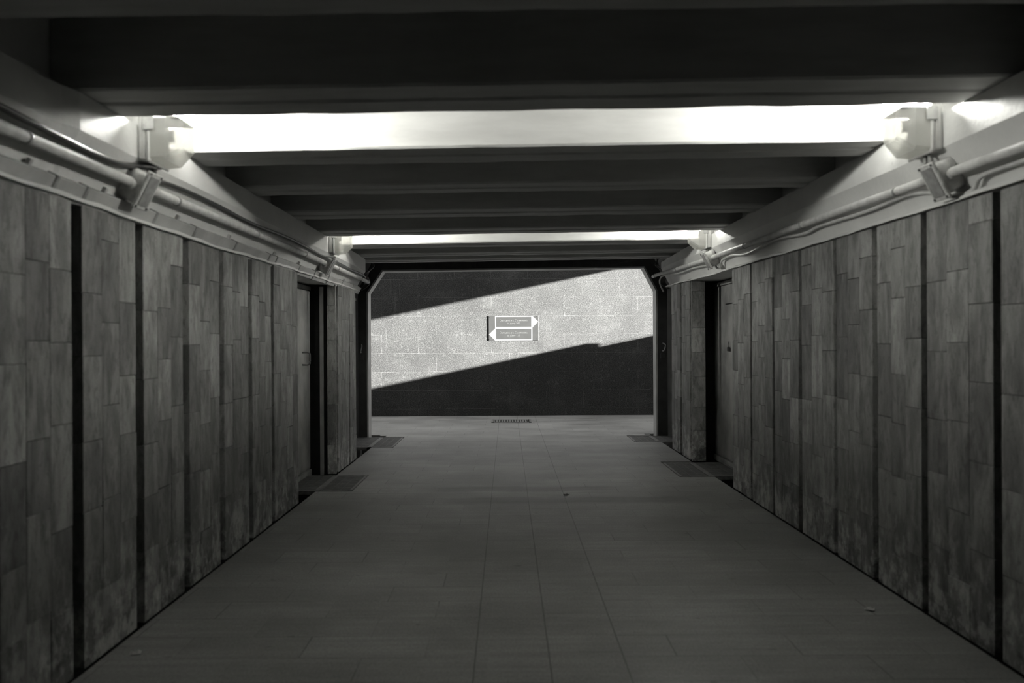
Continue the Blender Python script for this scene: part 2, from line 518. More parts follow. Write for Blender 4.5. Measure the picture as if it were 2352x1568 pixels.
for a, b, n in panels: cladding(XR, 1, a, b, n, TOPR, 0.105, wall_right)
for a, b, n in [(10.72, 10.76, 1), (10.86, 11.36, 2), (11.48, 12.04, 3)]: cladding(XR, 1, a, b, n, TOPR, 0.165, wall_right)
# pale steel angle on the far return of the left recess
MB().box(-2.125, -2.085, 9.86, 9.89, 0.0, 2.13).build('corner_angle', M['post'], wall_left)


# ------------------------------------------------------------------ cornices (painted concrete haunches)
def cornice(sgn, xin, zled, xbot, face, top, zled_tab, name):
    b = MB(); n = 170; yend = 11.55 if sgn < 0 else 12.72; ys = [Y0 + (yend - Y0) * i / n for i in range(n + 1)]
    k = 9; vs = []; zs = ZS + TILT * sgn * xin + 0.004
    for i, y in enumerate(ys):
        zt = lerp_tab(top, y)
        wob = 0.006 * math.sin(y * 5.1) + 0.004 * math.sin(y * 13.7 + 1) + R.uniform(-0.003, 0.003)
        led = zled + lerp_tab(zled_tab, y)
        fl = 0.0 if y < 11.0 else 0.05 * (y - 11.0) / 1.7
        out = 3.2 if sgn > 0 else 2.95
        nr = 0.035 * min(1.0, max(0.0, (3.78 - y) / 0.12)) if sgn < 0 else 0.0   # near section set back so it falls in shade
        prof = [(out, 3.0), (xin + 0.13, 3.0), (xin + 0.13, zs), (xin + fl + nr, zs), (xin + fl + nr, led), (xbot + fl, zt + 0.035), (face + fl - 0.012 + wob * 0.8, zt + 0.02 + wob),
                (face + fl - 0.010 + wob * 0.8, zt + 0.004 + wob * 0.6), (out, zt + 0.004)]
        vs += [(sgn * px, y, pz) for px, pz in prof]
    fs = [tuple(range(k)), tuple(n * k + q for q in range(k - 1, -1, -1))]
    for i in range(n):
        for q in range(k):
            r = (q + 1) % k
            fs.append((i * k + q, i * k + r, (i + 1) * k + r, (i + 1) * k + q))
    b.add(vs, fs)
    return struct(b.build(name, M['paint']))


cornice(-1, 1.86, H + 0.935, 1.995, 1.94, TOPL, [(0, 0), (14, 0.0)], 'trim_1')
cornice(1, 2.205, H + 0.968, 2.33, 2.275, TOPR, [(5, 0), (10, 0.03), (12, 0.08)], 'trim_2')

# ------------------------------------------------------------------ ceiling and ribs
def tilt(mb):
    mb.v = [(x, y, z + TILT * x) for x, y, z in mb.v]; return mb
c = MB(); c.box(-2.9, 3.2, Y0, 13.9, ZS + 0.36, ZS + 0.60)
ceiling = struct(tilt(c).build('ceiling', M['ceil']))
beams = [(2.53, 2.95), (3.795, 4.22), (5.01, 5.41), (6.17, 6.50), (7.35, 7.76), (8.62, 9.01), (9.82, 10.23),
         (10.93, 11.25), (11.76, 12.08)]
beams += [(2.53 - 1.22 * k, 2.94 - 1.22 * k) for k in range(1, 8)]
for a, b2 in beams:
    m = (a + b2) / 2; b = MB(); n = 26
    # two neighbouring ribs with a rough seam, slightly wavy lower arrises
    for q, (y0, y1, dz) in enumerate(((a, m - 0.006, 0.006), (m + 0.004, b2, 0.0))):
        vs = []
        for i in range(n + 1):
            x = -1.985 + (2.33 + 1.985) * i / n
            w1 = R.uniform(-0.003, 0.003)
            wa = 0.0 if q else R.uniform(-0.002, 0.002)
            vs += [(x, y0 + wa, ZS + 0.37), (x, y0 + wa, ZS + dz + 0.012), (x, y0 + 0.012, ZS + dz + w1 * 0.6),
                   (x, y1 - 0.012, ZS + dz + w1), (x, y1, ZS + dz + 0.012 + w1), (x, y1, ZS + 0.37)]
        fs = [tuple(range(6)), tuple(n * 6 + r for r in range(5, -1, -1))]
        for i in range(n):
            for r in range(6): fs.append((i * 6 + r, i * 6 + (r + 1) % 6, (i + 1) * 6 + (r + 1) % 6, (i + 1) * 6 + r))
        b.add(vs, fs)
    tilt(b).build('ceiling_beam', M['beam'], ceiling)

# ------------------------------------------------------------------ end of the passage: bulkhead and steel portal
yF, yBk = 13.70, 14.0
inner = [(-2.19, -0.1), (-2.19, 2.27), (-1.955, 2.615), (2.155, 2.650), (2.345, 2.29), (2.345, -0.1)]
mid = [(-2.215, -0.1), (-2.215, 2.278), (-1.968, 2.638), (2.168, 2.673), (2.37, 2.298), (2.37, -0.1)]
outer = [(-2.345, -0.1), (-2.345, 2.32), (-2.10, 2.80), (2.30, 2.84), (2.52, 2.34), (2.52, -0.1)]
pf = thing('portal_frame', 'black steel frame with angled upper corners around the open end of the passage', 'frame', (0, yF, 0))
MB().ring(outer, mid, 0.0, 0.10, False).build('flange', M['black'], pf)
fl_o = [c_ for c_ in bpy.data.objects if c_.name.startswith('flange')][0]
o = MB().ring([(a, b) for a, b in mid], inner, 0.02, 0.30, False).build('liner', M['liner'], pf)
o['label'] = 'pale grey inner liner'
for x in (-1.6, -1.1, -0.5, 0.1, 0.6, 1.05, 1.5, 1.95):      # stiffener plates on the lintel
    MB().box(x, x + 0.012, -0.012, 0.0, 2.655 + TILT * x, 2.80).build('stiffener', M['black'], fl_o)
for sx, xx in ((-1, -2.30), (1, 2.44)):
    hb = MB(); hb.tube(smooth_path([(xx, 0.0, 1.34), (xx + 0.01, -0.10, 1.35), (xx + 0.03, -0.11, 1.43), (xx + 0.01, 0.0, 1.46)], 5), 0.009, 8)
    hb.build('handle', M['lid'], fl_o, True)
    MB().cbox((xx - 0.03, xx + 0.04), (-0.035, 0.0), (1.22, 1.30), 0.006).build('latch', M['black'], fl_o)
b = MB()
big = [(-9.0, -0.5), (-9.0, 2.32), (-3.0, 3.6), (3.2, 3.6), (9.0, 2.34), (9.0, -0.5)]
b.ring([(-9.5, -0.5), (-9.5, 3.6), (-2.5, 3.6), (2.6, 3.6), (7.0, 3.6), (7.0, -0.5)],
       [(-2.345, -0.5), (-2.345, 2.32), (-2.10, 2.80), (2.30, 2.84), (2.52, 2.34), (2.52, -0.5)], 13.82, 14.0, False)
struct(b.build('wall_front', M['concrete']))

# recess doors
def recess_door(n, x, sgn, y0, y1, ztop, handle_y):
    d = bpy.data.objects.new('door_%d' % n, None); COL.objects.link(d); struct(d)
    d.location = (x, y0, 0)
    th = 0.03
    xs = sorted((0, sgn * th))
    dp = MB().box(xs[0], xs[1], 0.01, y1 - y0 - 0.01, 0.06, ztop, ch=0.006).build('door_panel', M['door'], d)
    b = MB()
    xe = sorted((-sgn * 0.012, sgn * 0.03))
    b.box(xe[0], xe[1], 0.0, y1 - y0, ztop + 0.006, ztop + 0.05)
    b.box(xe[0], xe[1], 0.0, y1 - y0, -0.02, 0.05)
    b.build('door_frame', M['door'], d)
    if handle_y:
        hy = handle_y - y0; q = -sgn
        MB().tube(smooth_path([(0, hy, 1.255), (q * 0.075, hy, 1.26), (q * 0.085, hy, 1.32), (q * 0.075, hy, 1.385), (0, hy, 1.39)], 5), 0.010, 8).build('handle', M['iron'], dp, True)
    return dp
d = recess_door(1, -2.265, -1, 8.09, 10.0, 2.09, 9.62)
MB().box(0.0, 0.004, 0.55, 0.95, 1.93, 1.942).build('name_slot', M['black'], d)
d = recess_door(2, 2.655, 1, 8.82, 11.15, 2.17, None)
MB().box(-0.004, 0.0, 1.35, 1.75, 1.93, 1.945).build('name_slot', M['black'], d)
recess_door(3, -2.375, -1, 11.2, 13.66, 2.14, None)
recess_door(4, 2.64, 1, 12.08, 13.66, 2.20, None)
pk = thing('padlock', 'small dark padlock hanging on the grey recessed door in the right wall', 'padlock', (2.648, 10.35, 1.40))
MB().cbox((-0.03, -0.004), (-0.028, 0.028), (-0.03, 0.02), 0.005).build('body', M['black'], pk)
MB().tube(smooth_path([(-0.017, -0.018, 0.02), (-0.017, -0.018, 0.06), (-0.017, 0.0, 0.082), (-0.017, 0.018, 0.06), (-0.017, 0.018, 0.02)], 4), 0.005, 8).build('shackle', M['iron'], pk, True)

# floor grates over the recess pits
def floor_grate(x0, x1, y0, y1, xdiv, label):
    g = thing('floor_grate', label, 'grate', ((x0 + x1) / 2, (y0 + y1) / 2, 0), 0, 'iron covers on the pits beside the walls')
    cx, cy = (x0 + x1) / 2, (y0 + y1) / 2
    a0, a1, b0, b1 = x0 - cx, x1 - cx, y0 - cy, y1 - cy; dv = xdiv - cx
    z0, z1 = -0.035, 0.004
    fr = MB()
    for q in ((a0, a1, b0, b0 + 0.03), (a0, a1, b1 - 0.03, b1), (a0, a0 + 0.03, b0, b1), (a1 - 0.03, a1, b0, b1), (dv - 0.03, dv + 0.03, b0, b1)):
        fr.box(*q, z0, z1)
    fr.build('grate_frame', M['iron'], g)
    for u0, u1 in ((a0 + 0.035, dv - 0.035), (dv + 0.035, a1 - 0.035)):
        b = MB(); n = max(6, int((b1 - b0) / 0.032))
        for i in range(n):
            yy = b0 + 0.04 + (b1 - b0 - 0.08) * i / (n - 1)
            b.box(u0, u1, yy - 0.011, yy + 0.011, z0 + 0.005, z1 - 0.004)
        m = int((u1 - u0) / 0.09)
        for i in range(1, m):
            xx = u0 + (u1 - u0) * i / m
            b.box(xx - 0.005, xx + 0.005, b0 + 0.03, b1 - 0.03, z0 + 0.007, z1 - 0.003)
        b.build('mesh_cover', M['grate'], g)
    return g
floor_grate(-2.28, -1.575, 8.78, 9.81, -1.93, 'dark iron floor grate at the nearer left wall recess')
floor_grate(-2.37, -1.635, 12.41, 13.69, -1.98, 'dark iron floor grate at the left foot of the black portal frame')
floor_grate(1.895, 2.64, 9.59, 10.70, 2.25, 'dark iron floor grate at the nearer right wall recess, below the padlocked door')
floor_grate(1.885, 2.63, 12.91, 13.69, 2.24, 'dark iron floor grate at the right foot of the black portal frame')

# ------------------------------------------------------------------ outside: facing wall, stairs, roof, ground
b = MB(); b.box(-9.5, 9.5, YB, YB + 0.4, -0.4, 3.9)
struct(b.build('wall_back', M['granite']))
b = MB(); b.box(-9.0, 5.2, 13.75, 14.3, 3.3, 3.62)
struct(b.build('ceiling_edge', M['ceil']))
b = MB(); b.box(7.3, 7.6, 13.2, 18.4, 4.037, 6.6)  # unseen slab, placed to cast the upper shadow edge on the granite
b.box(7.3, 7.6, 13.2, 13.5, 2.3, 4.04); b.box(7.3, 7.6, 18.1, 18.4, 2.3, 4.04)
struct(b.build('wall_shadow_canopy', M['concrete']))
def stairs(sgn, x0, x1, ztop, name):
    b = MB(); n = 15
    for i in range(n):
        a = x0 + (x1 - x0) * i / n
        xs = sorted((sgn * a, sgn * x1))
        b.box(xs[0], xs[1], 14.0, YB, -0.4 if i == 0 else ztop * i / n - 0.02, ztop * (i + 1) / n - 0.005)
    return struct(b.build(name, M['floor']))
stairs(1, 3.12, 7.0, 2.38, 'floor_stairs_right')
stairs(-1, 3.22, 7.0, 2.45, 'floor_stairs_left')
b = MB()
b.box(7.0, 60, -30, 60, 2.0, 2.38)
b.box(6.98, 7.25, 14.0, 15.72, 2.3, 2.545)  # unseen curb, height set to cast the lower shadow edge
struct(b.build('ground', M['concrete']))
b = MB(); b.box(-60, -7.0, -30, 60, 2.0, 2.45)
struct(b.build('ground_west', M['concrete']))
b = MB(); b.box(25.0, 31.0, -6, 16, 2.38, 6.07)  # unseen block, height set to cast the softer lower shadow edge
struct(b.build('wall_shadow_block', M['concrete']))

# ------------------------------------------------------------------ direction sign
PXM = 17.6 / 2000
def sx(u): return ((1090 + u / 13.835) - 1165) * PXM
def sz(v): return H - ((700 + v / 13.835) - 783.3) * PXM
scx, scz = sx(1240), sz(735)
sg = thing('direction_sign', 'grey enamel sign with two white arrows and Cyrillic street directions on the speckled granite wall', 'sign', (scx, YB - 0.001, scz))
yo = -0.0155
MB().cbox((sx(455) - scx, sx(2030) - scx), (yo, 0.0), (sz(1125) - scz, sz(338) - scz), 0.002).build('panel', M['signg'], sg)
def poly_flat(b, pts, y=yo - 0.0012, th=0.001):
    b.prism([(sx(u) - scx, sz(v) - scz) for u, v in pts], 'y', y, y + th)
def bar(b, u0, v0, u1, v1): poly_flat(b, [(u0, v0), (u1, v0), (u1, v1), (u0, v1)])
b = MB()
bar(b, 650, 342, 690, 722); bar(b, 690, 342, 1800, 375); bar(b, 690, 690, 1800, 722)
poly_flat(b, [(1800, 342), (1842, 342), (2025, 525), (1842, 715), (1842, 722), (1800, 722)])
b.build('right_arrow', M['signw'], sg)
b = MB()
bar(b, 690, 724, 1800, 760); bar(b, 690, 1080, 1800, 1120); bar(b, 1800, 724, 1842, 1120)
poly_flat(b, [(650, 740), (650, 724), (690, 724), (690, 1120), (650, 1120), (457, 927)])
b.build('left_arrow', M['signw'], sg)
# serif letter shapes as strokes (unit capital height)
def arc(cx, cy, rx, ry, a0, a1, n=10):
    return [(cx + rx * math.cos(math.radians(a0 + (a1 - a0) * i / n)), cy + ry * math.sin(math.radians(a0 + (a1 - a0) * i / n))) for i in range(n + 1)]
T, t_ = 0.15, 0.085
xh = 0.68
def stem(x, h, fl=True): 
    r = [([(x, 0), (x, h)], T)]
    if fl: r += [([(x - 0.13, 0.03), (x + 0.13, 0.03)], 0.06), ([(x - 0.13, h - 0.03), (x + 0.13, h - 0.03)], 0.06)]
    return r
GL_ = {
 'В': (0.72, stem(0.17, 1) + [([(0.17, 0.97)] + arc(0.36, 0.75, 0.2, 0.22, 90, -90) + [(0.17, 0.53)], 0.1), ([(0.17, 0.53)] + arc(0.38, 0.28, 0.25, 0.25, 90, -90) + [(0.17, 0.03)], 0.1)]),
 'ы': (0.86, stem(0.16, xh) + [([(0.16, 0.40)] + arc(0.32, 0.21, 0.17, 0.18, 90, -90) + [(0.16, 0.03)], 0.09)] + stem(0.72, xh)),
 'х': (0.62, [([(0.1, xh), (0.52, 0)], T), ([(0.52, xh), (0.1, 0)], t_), ([(0, xh - 0.03), (0.22, xh - 0.03)], 0.06), ([(0.4, xh - 0.03), (0.6, xh - 0.03)], 0.06), ([(0, 0.03), (0.2, 0.03)], 0.06), ([(0.4, 0.03), (0.62, 0.03)], 0.06)]),
 'о': (0.60, [(arc(0.3, 0.34, 0.22, 0.31, 0, 360, 16), 0.12)]),
 'д': (0.66, [([(0.2, 0.05), (0.28, xh - 0.03)], t_), ([(0.48, 0.05), (0.48, xh)], T), ([(0.22, xh - 0.03), (0.58, xh - 0.03)], 0.06), ([(0.05, 0.04), (0.62, 0.04)], 0.07), ([(0.07, 0.04), (0.07, -0.16)], 0.07), ([(0.6, 0.04), (0.6, -0.16)], 0.07)]),
 'н': (0.70, stem(0.16, xh) + stem(0.54, xh) + [([(0.16, 0.35), (0.54, 0.35)], 0.07)]),
 'а': (0.56, [([(0.08, 0.55)] + arc(0.25, 0.5, 0.15, 0.16, 160, 0) + [(0.4, 0.06), (0.52, 0.04)], 0.12), (arc(0.24, 0.2, 0.16, 0.16, 70, 330), 0.11)]),
 'у': (0.62, [([(0.1, xh), (0.34, 0.06)], T), ([(0.52, xh), (0.3, -0.05), (0.2, -0.22), (0.08, -0.22)], t_), ([(0, xh - 0.03), (0.22, xh - 0.03)], 0.06), ([(0.4, xh - 0.03), (0.6, xh - 0.03)], 0.06)]),
 'л': (0.66, [([(0.06, 0.05), (0.16, 0.08), (0.24, xh - 0.03)], 0.1), ([(0.18, xh - 0.03), (0.6, xh - 0.03)], 0.06)] + stem(0.5, xh)),
 '.': (0.28, [([(0.08, 0.07), (0.2, 0.07)], 0.14)]),
 'С': (0.76, [(arc(0.38, 0.5, 0.3, 0.46, 40, 320, 16), 0.13), ([(0.64, 0.98), (0.64, 0.7)], 0.06)]),
 'в': (0.56, stem(0.16, xh) + [([(0.16, xh - 0.03)] + arc(0.28, 0.51, 0.14, 0.14, 90, -90) + [(0.16, 0.37)], 0.08), ([(0.16, 0.37)] + arc(0.3, 0.2, 0.17, 0.17, 90, -90) + [(0.16, 0.03)], 0.08)]),
 'ш': (0.96, stem(0.15, xh) + stem(0.48, xh) + stem(0.81, xh) + [([(0.15, 0.03), (0.81, 0.03)], 0.06)]),
 'к': (0.64, stem(0.16, xh) + [([(0.16, 0.36), (0.3, 0.38), (0.5, 0.62)], t_), ([(0.28, 0.38), (0.54, 0.02)], T), ([(0.45, 0.03), (0.62, 0.03)], 0.06)]),
 'и': (0.70, stem(0.16, xh) + stem(0.54, xh) + [([(0.18, 0.08), (0.52, 0.6)], 0.07)]),
 'м': (0.80, stem(0.13, xh) + stem(0.65, xh) + [([(0.15, xh), (0.38, 0.06)], 0.11), ([(0.38, 0.06), (0.62, xh)], 0.06)]),
 '1': (0.52, [([(0.27, 0), (0.27, 1)], T), ([(0.27, 0.96), (0.1, 0.86)], 0.07), ([(0.1, 0.03), (0.44, 0.03)], 0.06)]),
 '4': (0.60, [([(0.4, 0), (0.4, 1)], 0.13), ([(0.4, 0.98), (0.05, 0.3), (0.56, 0.3)], 0.08)]),
 '0': (0.60, [(arc(0.29, 0.5, 0.2, 0.46, 0, 360, 18), 0.13)]),
 '3': (0.56, [([(0.08, 0.82)] + arc(0.25, 0.75, 0.17, 0.2, 150, -80), 0.1), (arc(0.24, 0.29, 0.21, 0.25, 85, -150), 0.12)]),
 '8': (0.58, [(arc(0.28, 0.75, 0.17, 0.21, 0, 360, 14), 0.1), (arc(0.28, 0.27, 0.21, 0.25, 0, 360, 14), 0.12)]),
 ' ': (0.34, []),
}
def lettering(b, text, u0, u1, vtop, vbase):
    tot = sum(GL_[ch][0] for ch in text); su = (u1 - u0) / tot; hh = (vbase - vtop); x = u0
    for ch in text:
        adv, strokes = GL_[ch]
        for pts, wd in strokes:
            for (ax, ay), (bx, by) in zip(pts, pts[1:]):
                A = Vector((x + ax * su, vbase - ay * hh)); B = Vector((x + bx * su, vbase - by * hh))
                d = B - A
                if d.length < 1e-6: continue
                nrm = Vector((-d.y, d.x)).normalized() * wd * 0.5 * (su + hh) / 2
                e2 = d.normalized() * wd * 0.12 * hh
                poly_flat(b, [tuple(A + nrm - e2), tuple(B + nrm + e2), tuple(B - nrm + e2), tuple(A - nrm - e2)], y=yo - 0.0014)
        x += adv * su
for (v1, v2, v3, v4, num) in ((448, 512, 545, 602, '140'), (838, 903, 933, 992, '138')):
    b = MB()
    lettering(b, 'Выход на ул. Савушкина', 800, 1682, v1, v2)
    lettering(b, 'к дому ' + num, 1050, 1440, v3, v4)
    b.build('lettering', M['signw'], sg)
for u, v in ((492, 382), (1975, 366), (480, 1086), (1988, 1072)):
    cx, cz = sx(u) - scx, sz(v) - scz
    MB().prism([(cx + 0.007 * math.cos(a * math.pi / 4), cz + 0.007 * math.sin(a * math.pi / 4)) for a in range(8)], 'y', yo - 0.003, yo).build('screw', M['black'], sg)

# drain grate outside
dg = thing('drain_grate', 'slotted iron drain grate set in the floor below the direction sign', 'grate', (0.07, 16.4, 0))
b = MB(); hw, hd = 0.37, 0.30
b.box(-hw, hw, -hd, -hd + 0.04, -0.005, 0.008); b.box(-hw, hw, hd - 0.04, hd, -0.005, 0.008)
b.box(-hw, -hw + 0.05, -hd, hd, -0.005, 0.008); b.box(hw - 0.05, hw, -hd, hd, -0.005, 0.008)
b.build('grate_frame', M['iron'], dg)
MB().box(-hw + 0.02, hw - 0.02, -hd + 0.02, hd - 0.02, 0.0005, 0.002).build('opening_shade', M['pit'], dg)  # black sheet on the floor, painted stand-in for the shade between the bars
b = MB()
for i in range(14):
    x = -hw + 0.05 + (2 * hw - 0.1) * (i + 0.0) / 13
    b.box(x - 0.015, x + 0.015, -hd + 0.04, hd - 0.04, 0.002, 0.008)
b.build('bars', M['iron'], dg)

# ------------------------------------------------------------------ bulkhead lamps
def make_lamp():
    L = thing('wall_lamp', 'x', 'lamp')
    MB().cbox((0.0, 0.045), (-0.125, 0.125), (-0.17, 0.19), 0.008).build('housing', M['plate'], L)
    MB().cbox((0.045, 0.062), (-0.135, 0.135), (-0.18, 0.20), 0.006).build('rim', M['plate'], L)
    b = MB()
    rings = [(0.062, 0.125, -0.17, 0.19), (0.135, 0.120, -0.165, 0.185), (0.215, 0.075, -0.105, 0.125)]
    vs = []
    for x, hy, z0, z1 in rings:
        c = 0.018
        vs += [(x, -hy + c, z0), (x, hy - c, z0), (x, hy, z0 + c), (x, hy, z1 - c), (x, hy - c, z1), (x, -hy + c, z1), (x, -hy, z1 - c), (x, -hy, z0 + c)]
    fs = [tuple(16 + q for q in range(8))]
    for r in range(2):
        for q in range(8): fs.append((r * 8 + q, r * 8 + (q + 1) % 8, (r + 1) * 8 + (q + 1) % 8, (r + 1) * 8 + q))
    b.add(vs, fs)
    b.build('diffuser', M['diff'], L)
    bb = MB(); bb.tube([(0.11, -0.062, 0.088), (0.11, -0.055, 0.088), (0.11, 0.055, 0.088), (0.11, 0.062, 0.088)], [0.008, 0.014, 0.014, 0.008], 12)
    bb.build('bulb', M['bulb'], L, True)
    MB().cbox((0.062, 0.198), (-0.112, 0.112), (0.048, 0.056), 0.002).build('gear_tray', M['plate'], L)
    MB().cbox((0.060, 0.094), (-0.03, 0.03), (0.056, 0.115), 0.004).build('socket', M['plate'], L)
    for q in (-1, 1):
        MB().cbox((0.03, 0.085), (q * 0.136 - 0.006, q * 0.136 + 0.006), (-0.02, 0.05), 0.003).build('clip', M['lid'], L)
    cb = MB()
    cb.tube([(0.02, 0.03, -0.17), (0.015, 0.03, -0.24)], 0.011, 8); cb.tube([(0.02, -0.02, -0.17), (0.015, -0.02, -0.24)], 0.011, 8)
    cb.build('cable_entry', M['conduit'], L, True)
    return L
proto = make_lamp()
lamp_spots = [(-1.86, 4.52, H + 1.095, 0, 'large ribbed wall lamp at the upper left of the passage, nearest on that side'),
              (2.205, 4.52, H + 1.125, math.pi, 'large ribbed wall lamp at the upper right, above the slanted junction box'),
              (-1.86, 9.22, H + 1.11, 0, 'distant wall lamp on the left cornice near the black portal frame'),
              (2.205, 9.50, H + 1.17, math.pi, 'distant wall lamp on the right cornice near the black portal frame')]
for i, (x, y, z, rz, lab) in enumerate(lamp_spots):
    o = proto if i == 0 else copy_tree(proto)
    o.location = (x, y, z); o.rotation_euler = (0, 0, rz)
    tag(o, lab, 'lamp', 'wall lamps lighting the ceiling bays')

# ------------------------------------------------------------------ junction boxes on the sloping cornice face
def box_frame(side, y, z):
    """matrix: local x along +y passage, local y down the slope, local z = outward normal into the passage"""
    if side < 0:
        a = Vector((-1.86, 0, H + 0.935)); b = Vector((-1.995, 0, 2.17))
    else:
        a = Vector((2.205, 0, H + 0.968)); b = Vector((2.33, 0, 2.225))
    d = (b - a); t = (z - a.z) / d.z
    p = a + d * t; down = d.normalized()
    yv = Vector((0, 1, 0))
    n = Vector((-side, 0, 0)); n = (n - down * n.dot(down)).normalized()
    m = Matrix.Identity(4)
    for i in range(3): m[i][0] = yv[i]; m[i][1] = down[i]; m[i][2] = n[i]; m[i][3] = p[i]
    m[1][3] = y
    return m
def make_junction():
    J = thing('junction_box', 'x', 'electrical box')
    b = MB()
    pts = []
    for k in range(20):
        a = 2 * math.pi * k / 20; e = 4.0
        ca, sa = math.cos(a), math.sin(a)
        rr = 1 / (abs(ca) ** e + abs(sa) ** e) ** (1 / e)
        pts.append((0.065 * ca * rr, 0.085 * sa * rr))
    vs = []; lv = [(0.0, 1.0), (0.075, 1.0), (0.09, 0.92), (0.1, 0.8)]
    for z, s_ in lv: vs += [(x * s_, y * s_, z) for x, y in pts]
    fs = [tuple(range(19, -1, -1)), tuple(60 + k for k in range(20))]
    for r in range(3):
        for k in range(20): fs.append((r * 20 + k, r * 20 + (k + 1) % 20, (r + 1) * 20 + (k + 1) % 20, (r + 1) * 20 + k))
    b.add(vs, fs); b.build('box_body', M['boxm'], J, True)
    ld = MB().cbox((-0.075, 0.075), (-0.10, 0.10), (0.098, 0.115), 0.004).build('lid', M['boxm'], J)
    MB().cbox((-0.055, 0.055), (-0.08, 0.08), (0.115, 0.119), 0.002).build('lid_plate', M['lid'], ld)
    for x in (-0.062, 0.062):
        for y in (-0.088, 0.088):
            MB().cbox((x - 0.007, x + 0.007), (y - 0.007, y + 0.007), (0.113, 0.121), 0.002).build('screw', M['iron'], ld)
    for y, q in ((-0.075, 1), (0.075, -1)):
        MB().tube([(q * 0.06, 0, 0.045), (q * 0.088, 0, 0.045)], 0.030, 12).build('gland', M['boxm'], J, True)
    return J
jp = make_junction()
jspots = [(-1, 4.42, H + 0.82, 'slanted white junction box under the nearest left wall lamp'),
          (1, 4.42, H + 0.845, 'slanted white junction box under the nearest right wall lamp, grey lid showing'),
          (-1, 9.02, H + 0.825, 'small distant junction box on the left conduit near the portal frame'),
          (1, 9.35, H + 0.90, 'small distant junction box on the right conduit near the portal frame')]
for i, (sd, y, z, lab) in enumerate(jspots):
    o = jp if i == 0 else copy_tree(jp)
    o.matrix_world = box_frame(sd, y, z)
    tag(o, lab, 'electrical box', 'junction boxes on the conduits')

def on_face(side, y, z, off):
    m = box_frame(side, y, z); return m @ Vector((0, 0, off))

# ------------------------------------------------------------------ conduits, cables, trunking
def run(side, tab, off, y0, y1, step=0.35, wob=0.0):
    pts = []; y = y0
    while y < y1 + 1e-6:
        pts.append(on_face(side, y, H + lerp_tab(tab, y) + R.uniform(-wob, wob), off)); y += step
    pts.append(on_face(side, y1, H + lerp_tab(tab, y1), off))
    return pts
ZR = [(-7, 0.845), (3.7, 0.845), (5.7, 0.872), (9.8, 0.91), (12.6, 0.97)]
ZL = [(-7, 0.825), (5, 0.828), (8, 0.84), (13, 0.83)]
def conduit(side, tab, segs, label):
    t = thing('conduit', label, 'pipe', (0, 0, 0))
    for a, b_ in segs:
        MB().tube(run(side, tab, 0.045, a, b_), 0.0245, 12).build('tube_length', M['conduit'], t, True)
    y = segs[0][0] + 0.6
    while y < segs[-1][1]:
        if y > 1.5:
            p = on_face(side, y, H + lerp_tab(tab, y), 0.045)
            MB().tube([p - Vector((0, 0.012, 0)), p + Vector((0, 0.012, 0))], 0.0285, 12).build('pipe_clip', M['lid'], t, True)
        y += 1.55
    return t
conduit(-1, ZL, [(-6.5, 4.34), (4.5, 8.94), (9.1, 11.75)], 'thick pale conduit running along the left cornice')
conduit(1, ZR, [(-6.5, 4.34), (4.5, 9.27), (9.43, 12.9)], 'thick pale conduit running along the right cornice')
# thin cable under the right conduit, looping behind the boxes
pts = []
for y, dz, off in [(-6.5, -0.05, .02), (0, -0.05, .02), (2.5, -0.052, .02), (3.2, -0.05, .02), (3.8, -0.055, .02), (4.15, -0.06, .025), (4.25, -0.10, .03), (4.36, -0.115, .03), (4.5, -0.105, .03), (4.62, -0.075, .02),
                   (4.9, -0.04, .02), (5.5, -0.055, .02), (6.3, -0.05, .02), (6.6, -0.065, .02), (7.3, -0.04, .02), (8.2, -0.075, .02), (8.7, -0.045, .02), (9.1, -0.06, .02), (9.25, -0.11, .03),
                   (9.4, -0.11, .03), (9.55, -0.07, .02), (10.5, -0.05, .02), (11.2, -0.06, .02), (12.0, -0.04, .02), (12.5, -0.05, .02), (12.8, -0.12, .02), (12.95, -0.24, .0)]:
    pts.append(on_face(1, y, H + lerp_tab(ZR, y) + dz, off))
tag(MB().tube(smooth_path(pts, 5), 0.0115, 8).build('power_cable', M['conduit'], None, True), 'thin pale cable sagging just below the right conduit', 'cable')
# dark cable above the left conduit
pts = [(-1.875, y, H + z) for y, z in [(-6.5, 0.885), (0, 0.88), (2, 0.875), (3.0, 0.88), (3.6, 0.868), (4.0, 0.86), (4.25, 0.872), (4.42, 0.90)]]
pts = [Vector((p[0] + 0.005, p[1], p[2])) for p in pts]
lp = pts + [Vector((-1.82, 4.5, H + 0.905)), Vector((-1.83, 4.49, H + 0.86))]
tag(MB().tube(smooth_path(lp, 5), 0.016, 8).build('power_cable', M['rubber'], None, True), 'thick black cable above the left conduit, ending under the nearest lamp', 'cable')
pts = [on_face(-1, y, H + z, 0.02) for y, z in [(4.5, 0.83), (4.75, 0.885), (5.5, 0.895), (6.4, 0.885), (7.4, 0.9), (8.2, 0.895), (8.8, 0.885)]]
pts += [Vector((-1.83, 9.05, H + 0.885)), Vector((-1.80, 9.12, H + 0.89))]
tag(MB().tube(smooth_path(pts, 5), 0.013, 8).build('power_cable', M['rubber'], None, True), 'black cable above the left conduit between the two left lamps', 'cable')
pts = [on_face(-1, y, H + z, 0.02) for y, z in [(9.1, 0.84), (9.4, 0.885), (10.5, 0.88), (11.2, 0.885), (11.55, 0.86), (11.7, 0.80)]]
tag(MB().tube(smooth_path(pts, 5), 0.013, 8).build('power_cable', M['rubber'], None, True), 'black cable above the left conduit beyond the distant left lamp', 'cable')

